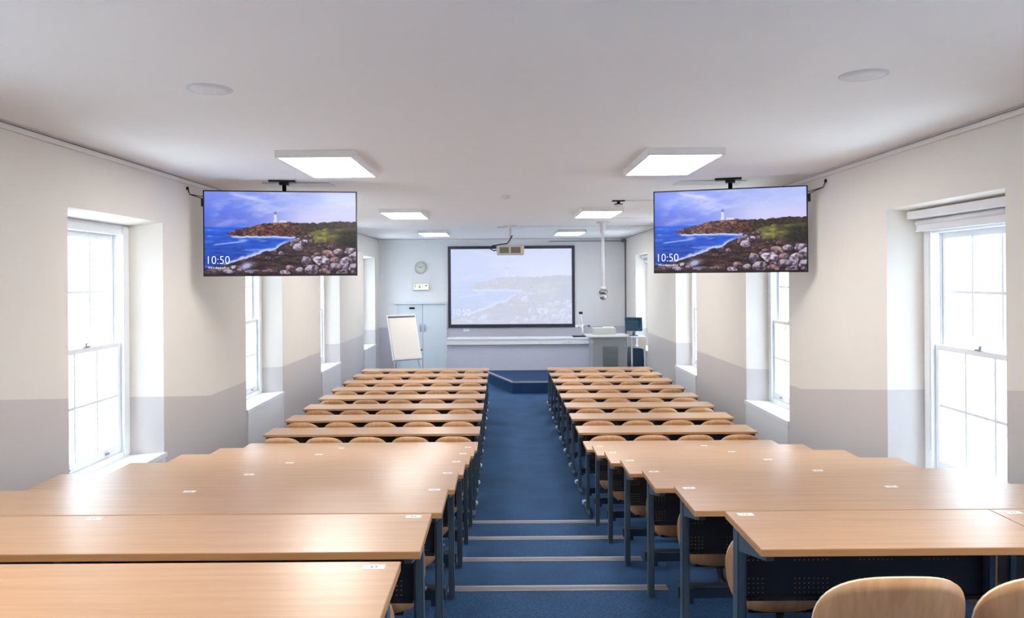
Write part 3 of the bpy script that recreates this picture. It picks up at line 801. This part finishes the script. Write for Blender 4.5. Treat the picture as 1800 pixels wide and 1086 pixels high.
# ------------------------------------------------------------------ projector
t = thing('projector', 'beige projector hanging from the ceiling in front of the board', 'projector', (.15, 14.5, 2.995))
bm = B(); bx(bm, -.27, .27, -.02, .38, -.09, .085, .022); obj('body', bm, 'beige', t)
bm = B(); bx(bm, -.21, -.03, -.026, -.018, -.062, .055, .003); bx(bm, .01, .20, -.026, -.018, -.062, .055, .003)
for k in range(9):
    z_ = -.055+k*.0125
    bx(bm, -.205, -.035, -.029, -.024, z_, z_+.004); bx(bm, .015, .195, -.029, -.024, z_, z_+.004)
obj('vent', bm, 'vent', t)
bm = B(); lathe(bm, [(.05, 0), (.055, .01), (.055, .05), (.04, .052)], (.08, .375, 0), 20, 0, 'Y'); obj('lens', bm, 'black', t)
bm = B(); zt = CEIL-2.995
cyl(bm, (0, .15, .085), (0, .15, zt-.001), .026, seg=16); bx(bm, -.11, .11, .05, .27, .085, .10, .003); bx(bm, -.13, .13, .02, .28, zt-.03, zt-.001, .004)
bx(bm, -.25, -.06, .06, .09, zt-.04, zt-.02, .003); bx(bm, .06, .27, .06, .09, zt-.04, zt-.02, .003); bx(bm, -.25, -.06, .2, .23, zt-.04, zt-.02, .003)
cyl(bm, (-.03, .0, zt-.06), (-.03, .0, zt-.01), .03, seg=14)
obj('ceiling_mount', bm, 'whitematt', t)
bm = B(); sweep(bm, [(.04, .10, zt-.2), (-.02, .06, .18), (-.06, .02, .13), (-.2, .02, .11), (-.35, .02, .085), (-.40, .04, .03), (-.33, .06, -.01), (-.25, .1, .0)], .012, 8)
obj('cable', bm, 'black', t)

# ceiling cable runs
for k, (pts, r_) in enumerate((([(.35, 14.8), (3.2, 14.8)], .006), ([(1.62, 10.0), (3.2, 10.0)], .006), ([(1.3, 12.9), (3.2, 12.9)], .006))):
    bm = B(); sweep(bm, [(p[0], p[1], CEIL-.008) for p in pts], r_, 6)
    struct(obj('trim_%d' % (5+k), bm, 'housing'))

# ------------------------------------------------------------------ ceiling fittings
for (row, y) in enumerate((6.565, 11.58, 16.5, 1.57)):  # last pair is unseen overhead, added to brighten the near end
    for sx, l in ((-1, 'left'), (1, 'right')):
        x = 1.505*sx-.015
        nm = ('nearest', 'middle', 'farthest', 'added unseen rear')[row]
        t = thing('ceiling_light', 'square lit ceiling panel in the %s row on the %s' % (nm, l), 'ceiling light', (x, y, CEIL), 0, 'ceiling light panels')
        bm = B()
        w2, d2, z0 = .315, .60, -.06
        prism(bm, [(-w2, -d2), (w2, -d2), (w2, d2), (-w2, d2)], -.016, -.0005)
        # tapered tray
        for (a0, a1, b0, b1) in ((-w2, w2, -d2, -d2+.022), (-w2, w2, d2-.022, d2), (-w2, -w2+.022, -d2+.022, d2-.022), (w2-.022, w2, -d2+.022, d2-.022)):
            bx(bm, a0, a1, b0, b1, z0, -.016)
        obj('housing', bm, 'housing', t)
        bm = B(); bx(bm, -w2+.022, w2-.022, -d2+.022, d2-.022, z0+.004, z0+.012); obj('diffuser', bm, 'led', t)
for x, y, l in ((-1.60, 4.05, 'left'), (1.89, 3.86, 'right')):
    t = thing('ceiling_speaker', 'round flush ceiling speaker on the %s side of the near ceiling' % l, 'speaker', (x, y, CEIL))
    bm = B(); lathe(bm, [(.122, -.0005), (.122, -.003), (.115, -.005), (.108, -.004), (.108, -.0005)], (0, 0, 0), 36); obj('rim', bm, 'whitematt', t)
    bm = B(); lathe(bm, [(.107, -.0008), (.107, -.005), (.05, -.007), (.01, -.0075)], (0, 0, 0), 36); obj('grille', bm, 'fixture', t)
t = thing('smoke_detector', 'small round white detector in the middle of the ceiling', 'smoke detector', (.05, 9.3, CEIL))
bm = B(); lathe(bm, [(.055, -.0005), (.055, -.012), (.045, -.02), (.045, -.034), (.03, -.042), (.01, -.043)], (0, 0, 0), 24); obj('body', bm, 'whitematt', t)
bm = B(); cyl(bm, (.0, -.048, -.025), (.0, -.043, -.025), .004, seg=8); obj('indicator', bm, 'black', t)
t = thing('ceiling_camera', 'small black bracket with a white camera on the ceiling beside the middle light', 'camera', (1.57, 10.0, CEIL))
bm = B(); bx(bm, -.085, .085, -.04, .04, -.016, -.0005, .003); bx(bm, -.02, .02, -.03, .03, -.05, -.016, .003); bx(bm, -.055, .055, -.035, .035, -.058, -.046, .003); obj('bracket', bm, 'blackmetal', t)
bm = B(); lathe(bm, [(.05, -.058), (.055, -.066), (.045, -.082), (.015, -.088)], (0, 0, 0), 20); obj('dome', bm, 'whitematt', t)

# hanging visualiser pole
t = thing('hanging_visualiser', 'white ceiling pole with a round grey camera head near the right front corner', 'overhead camera', (1.87, 13.8, CEIL))
bm = B(); lathe(bm, [(.11, -.0005), (.11, -.02), (.055, -.03), (.05, -.2), (.032, -.21)], (0, 0, 0), 24); obj('ceiling_rose', bm, 'whitematt', t)
bm = B(); cyl(bm, (0, 0, -.2), (0, 0, -1.22), .03, seg=20); cyl(bm, (0, 0, -1.20), (0, 0, -1.26), .042, .05, seg=20); obj('pole', bm, 'white', t)
bm = B(); lathe(bm, [(.05, -1.26), (.075, -1.275), (.082, -1.33), (.06, -1.345)], (0, 0, 0), 24); obj('head', bm, 'brass', t)
for s_ in (-1, 1): 
    bm = B(); sweep(bm, [(s_*.06, 0, -1.27), (s_*.11, 0, -1.29), (s_*.10, 0, -1.36), (s_*.06, 0, -1.37)], .01, 8); obj('handle', bm, 'whitematt', t)
bm = B(); lathe(bm, [(.055, -1.345), (.07, -1.37), (.072, -1.40), (.05, -1.44), (.02, -1.455)], (0, 0, 0), 24); obj('lens_dome', bm, 'alu', t)

# ------------------------------------------------------------------ front wall things
yw = YF-.001
t = thing('wall_clock', 'round pale clock on the front wall above the lit sign', 'clock', (-2.14, yw, 2.735))
bm = B(); lathe(bm, [(.155, 0), (.16, -.02), (.155, -.035), (.14, -.038), (.14, -.02)], (0, 0, 0), 36, 0, 'Y'); obj('rim', bm, 'olive', t)
bm = B(); lathe(bm, [(.14, -.005), (.14, -.024), (.02, -.0245)], (0, 0, 0), 36, 0, 'Y'); obj('face', bm, 'clockface', t)
for nm, a, l, w in (('hour_hand', math.radians(35), .07, .008), ('minute_hand', math.radians(150), .11, .006)):
    bm = B(); d = Vector((math.cos(a), 0, math.sin(a))); p = Vector((-d.z, 0, d.x))*w
    prism(bm, [(0, 0)], 0, 0) if False else None
    vs = [Vector((0, -.027, 0))-d*.02-p, Vector((0, -.027, 0))+d*l-p*.5, Vector((0, -.027, 0))+d*l+p*.5, Vector((0, -.027, 0))-d*.02+p]
    lo = [bm.verts.new(v_) for v_ in vs]; hi = [bm.verts.new(v_+Vector((0, -.002, 0))) for v_ in vs]
    bm.faces.new(lo); bm.faces.new(hi[::-1])
    for i in range(4): bm.faces.new((lo[i], hi[i], hi[(i+1) % 4], lo[(i+1) % 4]))
    obj(nm, bm, 'ink', t)
t = thing('exit_sign', 'lit pale green emergency exit box sign above the double door', 'sign', (-2.13, yw, 2.235))
bm = B(); bx(bm, -.21, .21, -.07, 0, -.085, .085, .008); obj('casing', bm, 'olive', t)
bm = B(); bx(bm, -.195, .195, -.073, -.069, -.072, .072, .002); f_ = obj('face', bm, 'signlit', t)
bm = B()     # arrow, running figure and doorway
def flat(pts): prism(bm, pts, -.0745, -.0732, 0, lambda a, b_, h: (a, h, b_))
flat([(-.165, .055), (-.115, .055), (-.115, .040), (-.15, .040), (-.15, -.03), (-.165, -.03)])
flat([(-.045, .05), (-.02, .05), (-.02, .028), (-.045, .028)])
flat([(-.065, .02), (-.03, .022), (-.01, -.005), (-.02, -.03), (-.03, -.03), (-.028, -.008), (-.05, -.02), (-.07, -.045), (-.078, -.038), (-.055, -.005), (-.06, .01)])
flat([(.015, .05), (.05, .05), (.05, -.045), (.04, -.045), (.04, .04), (.015, .04)])
flat([(.10, .045), (.165, .045), (.165, .02), (.10, .02)])
obj('pictogram', bm, 'signgreen', f_)
# double cupboard door
DX0, DX1, DZ = -2.74, -1.52, 1.79
r = bpy.data.objects.new('door_1', None); COL.objects.link(r); r.location = (0, yw, 0); struct(r, 'pale blue double door with a hood over it')
bm = B(); bx(bm, DX0-.05, DX0, -.05, 0, 0, DZ, .003); bx(bm, DX1, DX1+.05, -.05, 0, 0, DZ, .003); bx(bm, DX0-.08, DX1+.06, -.10, 0, DZ, DZ+.055, .004)
obj('door_frame', bm, 'doorblue', r)
xm = -2.10
for a, b_ in ((DX0+.003, xm-.006), (xm+.006, DX1-.003)):
    bm = B(); bx(bm, a, b_, -.036, -.001, .01, DZ-.004, .003)
    for z0, z1 in ((.12, .68), (.72, 1.12), (1.18, 1.66)):
        for (p, q_, m_, n_) in ((a+.09, b_-.09, z0, z0+.012), (a+.09, b_-.09, z1-.012, z1), (a+.09, a+.102, z0, z1), (b_-.102, b_-.09, z0, z1)):
            bx(bm, p, q_, -.041, -.035, m_, n_)
    d_ = obj('door_leaf', bm, 'doorblue', r)
    sx = b_-.075 if b_ < xm else a+.015
    bm = B(); bx(bm, sx, sx+.06, -.040, -.035, 1.06, 1.26, .002); sweep(bm, [(sx+.03, -.04, 1.10), (sx+.03, -.07, 1.11), (sx+.03, -.07, 1.21), (sx+.03, -.04, 1.22)], .008, 8); obj('door_handle', bm, 'alu', d_)
    if b_ < xm:
        bm = B(); lathe(bm, [(.03, -.036), (.03, -.05), (.018, -.056)], (b_-.03, 0, .60), 16, 0, 'Y'); obj('door_lock', bm, 'brass', d_)
        bm = B(); bx(bm, -2.44, -2.30, -.085, -.036, DZ-.13, DZ-.085, .005); obj('door_closer', bm, 'blackmetal', d_)
bm = B(); bx(bm, xm-.005, xm+.005, -.025, -.001, .01, DZ-.004); obj('seam_strip', bm, 'seam', r)

# bench along the front wall
t = thing('demonstration_bench', 'long pale worktop with a lavender grey front below the board', 'bench', (0, 0, ST))
bx0, bx1, bz = -1.355, 2.11, .765
bm = B(); bx(bm, bx0, bx1, 17.60, 18.2, bz-.035, bz, .003); obj('worktop', bm, 'benchtop', t)
bm = B(); bx(bm, bx0, bx1, 17.61, 17.64, bz-.145, bz-.036, .002); obj('fascia', bm, 'white', t)
bm = B(); bx(bm, bx0+.01, bx1, 17.66, 17.69, .001, bz-.036)
for xx in (-.25, .9): bx(bm, xx-.003, xx+.003, 17.658, 17.662, .01, bz-.15)
obj('front_panel', bm, 'bench', t)
for xx in (bx0+.01, bx1-.04):
    bm = B(); bx(bm, xx, xx+.03, 17.70, 18.15, .001, bz-.036); obj('end_panel', bm, 'bench', t)
for xx in (.85, 1.42, 1.54):
    bm = B(); bx(bm, xx, xx+.085, 17.603, 17.612, bz-.12, bz-.07, .003); obj('socket_plate', bm, 'whitematt', t)

# visualiser on the bench
t = thing('document_camera', 'slim white document camera with a black base on the worktop', 'document camera', (1.90, 17.95, ST+.766))
bm = B(); bx(bm, -.22, .24, -.12, .14, 0.0005, .03, .006); obj('base', bm, 'black', t)
bm = B(); cyl(bm, (.03, .05, .03), (.03, .05, .30), .018, seg=12); sweep(bm, [(.03, .05, .30), (.0, .03, .40), (-.02, .0, .50), (-.02, -.02, .56)], .018, 10); obj('arm', bm, 'white', t)
bm = B(); bx(bm, -.065, .02, -.10, .02, .555, .61, .01); obj('camera_head', bm, 'blackmetal', t)
for s_ in (-1, 1):
    bm = B(); sweep(bm, [(.03, .05, .22), (.03+s_*.08, .03, .27), (.03+s_*.13, .0, .27)], .008, 8); bx(bm, .03+s_*.15-.03, .03+s_*.15+.03, -.04, .02, .235, .285, .006); obj('lamp', bm, 'ink' if s_ > 0 else 'whitematt', t)

# lectern unit
t = thing('teaching_lectern', 'grey lectern cabinet with a darker inset panel beside the bench', 'lectern', (0, 0, ST))
bm = B(); bx(bm, 2.0, 2.76, 16.52, 17.35, .001, .855, .006); obj('cabinet', bm, 'lect', t)
bm = B(); bx(bm, 1.88, 2.84, 16.46, 17.42, .855, .885, .004); obj('worktop', bm, 'lecttop', t)
bm = B(); bx(bm, 2.22, 2.56, 16.505, 16.522, .08, .66, .004)
for k in range(14): bx(bm, 2.25, 2.53, 16.498, 16.507, .12+k*.024, .128+k*.024)
obj('grille_panel', bm, 'lect2', t)
bm = B(); bx(bm, 2.08, 2.6, 17.08, 17.38, .886, 1.03, .006); tag(obj('equipment_box', bm, 'lecttop', None, (0, 0, ST)), 'low grey box standing on the lectern top', 'box')
bm = B(); bx(bm, 2.33, 2.56, 17.1, 17.32, 1.031, 1.05, .002); tag(obj('paper_stack', bm, 'paper', None, (0, 0, ST)), 'small stack of pale papers on the grey box', 'papers')
# side table with glass side
t = thing('side_table', 'narrow white metal table between the lectern and the right wall', 'table', (0, 0, ST))
bm = B(); bx(bm, 2.85, 3.19, 16.5, 17.2, .84, .87, .003); obj('tabletop', bm, 'benchtop', t)
for xx, yy in ((2.87, 16.53), (3.16, 16.53), (2.87, 17.16), (3.16, 17.16)):
    bm = B(); bx(bm, xx-.016, xx+.016, yy-.016, yy+.016, .001, .84); obj('leg', bm, 'white', t)
bm = B(); bx(bm, 2.86, 3.17, 16.55, 17.15, .10, .12, .002); obj('shelf', bm, 'white', t)
bm = B(); bx(bm, 2.88, 3.15, 16.7, 17.1, .121, .60, .01); tag(obj('computer_case', bm, 'tealback', None, (0, 0, ST)), 'dark computer case on the side table shelf', 'computer')
t = thing('computer_monitor', 'dark teal monitor seen from behind on the side table', 'monitor', (2.97, 16.85, ST+.871), math.radians(-22))
bm = B(); bx(bm, -.11, .11, -.09, .09, 0, .014, .004); cyl(bm, (0, 0, .014), (0, .02, .14), .03, .025, 14); obj('stand', bm, 'tealback', t)
bm = B(); R_ = Matrix.Translation((0, .02, .25)) @ Matrix.Rotation(math.radians(12), 4, 'X')
bx(bm, -.20, .20, -.02, .03, -.15, .17, .012, 0, R_); bx(bm, -.12, .12, -.055, -.018, -.10, .10, .02, 0, R_); obj('shell', bm, 'tealback', t)
bm = B(); bx(bm, -.185, .185, .029, .033, -.13, .15, 0, 0, R_); obj('screen', bm, 'black', t)
t = thing('paper_sheet', 'white printed sheet hanging over the front of the side table', 'paper', (0, 0, ST))
bm = B(); n_ = 8
for j in range(n_):
    a0, a1 = j/n_, (j+1)/n_
    f0 = (16.52-.03*math.sin(a0*2), .872-.24*a0); f1 = (16.52-.03*math.sin(a1*2), .872-.24*a1)
    vs = [(3.0, f0[0]-.022, f0[1]), (3.17, f0[0]-.022, f0[1]-.02*a0), (3.17, f1[0]-.022, f1[1]-.05*a1), (3.0, f1[0]-.022, f1[1])]
    lo = [bm.verts.new(v_) for v_ in vs]; hi = [bm.verts.new((v_[0], v_[1]-.002, v_[2])) for v_ in vs]
    bm.faces.new(lo); bm.faces.new(hi[::-1])
    for i in range(4): bm.faces.new((lo[i], hi[i], hi[(i+1) % 4], lo[(i+1) % 4]))
obj('sheet', bm, 'paper', t)

# flip chart easel
t = thing('flip_chart', 'white flip chart on an easel before the pale double door', 'flip chart', (-2.30, 16.95, 0), math.radians(35))
T_ = Matrix.Translation((0, -.06, 1.12)) @ Matrix.Rotation(math.radians(-17), 4, 'X')
bm = B(); bx(bm, -.37, .37, 0, .02, -.53, .52, .005, 0, T_); obj('board', bm, 'white', t)
bm = B(); bx(bm, -.33, .33, -.012, -.001, -.50, .455, .002, 0, T_); 
for k in range(2): bx(bm, -.33, .33, -.0135, -.0115, -.36-.07*k, -.355-.07*k, 0, 0, T_)
obj('paper_pad', bm, 'paper', t)
bm = B(); bx(bm, -.34, .34, -.03, -.002, .46, .49, .004, 0, T_); obj('clamp_bar', bm, 'ink', t)
bm = B(); bx(bm, -.35, .35, -.07, .0, -.545, -.525, .003, 0, T_); obj('pen_tray', bm, 'alu', t)
for a, b_ in (((-.28, -.16, .62), (-.42, -.36, .0)), ((.28, -.16, .62), (.42, -.36, 0)), ((0, .06, 1.5), (0, .55, 0))):
    bm = B(); sweep(bm, [a, b_], .013, 8); obj('leg', bm, 'alu', t)
bm = B(); sweep(bm, [(-.28, -.16, .62), (-.2, .0, 1.1), (0, .06, 1.5), (.2, .0, 1.1), (.28, -.16, .62)], .011, 8); obj('rear_frame', bm, 'alu', t)

# ------------------------------------------------------------------ outside
bm = B(); bx(bm, -40, 40, -25, 45, -3.2, -3.0); struct(obj('ground', bm, 'lawn'), 'pale ground outside the windows')
for sx, l in ((-1, 'left'), (1, 'right')):
    t = thing('stone_building', 'pale stone block building seen outside the %s windows' % l, 'building', (sx*11.5, 10, -3.0))
    bm = B(); bx(bm, -2.5, 2.5, -16, 22, 0, 7.0); obj('walls', bm, 'stone', t)
    bm = B(); prism(bm, [(-2.8, 7.0), (2.8, 7.0), (0, 8.2)], -16.3, 22.3, 0, lambda a, b_, h: (a, h, b_)); obj('roof', bm, 'roofslate', t)

# ------------------------------------------------------------------ light, world, camera
w = bpy.data.worlds.new('overcast sky'); sc.world = w; w.use_nodes = True
nt = w.node_tree; bg = nt.nodes['Background']
tc = nd(nt, 'ShaderNodeTexCoord'); sp = nd(nt, 'ShaderNodeSeparateXYZ'); nt.links.new(tc.outputs['Generated'], sp.inputs[0])
cr = nd(nt, 'ShaderNodeValToRGB'); cr.color_ramp.elements[0].position = .0; cr.color_ramp.elements[0].color = (.74, .87, 1., 1)
cr.color_ramp.elements[1].position = 1.; cr.color_ramp.elements[1].color = (.60, .78, 1., 1)
nt.links.new(sp.outputs['Z'], cr.inputs[0]); nt.links.new(cr.outputs[0], bg.inputs['Color']); bg.inputs['Strength'].default_value = 10.0

sl = bpy.data.lights.new('bounce_sun', 'SUN'); sl.energy = 125.; sl.angle = math.radians(12); sl.color = (.80, .90, 1.)  # added lamp: lights the ground outside so its bounce brightens the ceiling
so = bpy.data.objects.new('bounce_sun', sl); COL.objects.link(so); so.location = (0, 10, 20); so.rotation_euler = (math.radians(-28), 0, 0)

cam = bpy.data.cameras.new('camera'); co = bpy.data.objects.new('camera', cam); COL.objects.link(co)
cam.sensor_fit = 'HORIZONTAL'; cam.sensor_width = 36.; cam.lens = 1300/1800*36
cam.clip_start = .05; cam.clip_end = 200
ROLL = math.radians(.40)
co.location = (0, 0, CAMZ)
co.matrix_world = Matrix.Translation((0, 0, CAMZ)) @ Matrix.Rotation(PI/2, 4, 'X') @ Matrix.Rotation(-ROLL, 4, 'Z')
cam.shift_x = (900-884)/1800; cam.shift_y = -(543-490)/1800
sc.camera = co

sc.view_settings.view_transform = 'Standard'; sc.view_settings.look = 'None'; sc.view_settings.gamma = 1.
sc.view_settings.use_curve_mapping = False; sc.view_settings.exposure = .30
cy = sc.cycles
cy.use_denoising = True; cy.max_bounces = 10; cy.diffuse_bounces = 6; cy.glossy_bounces = 4; cy.transparent_max_bounces = 16
cy.sample_clamp_indirect = 8.; cy.use_adaptive_sampling = True; cy.adaptive_threshold = .02
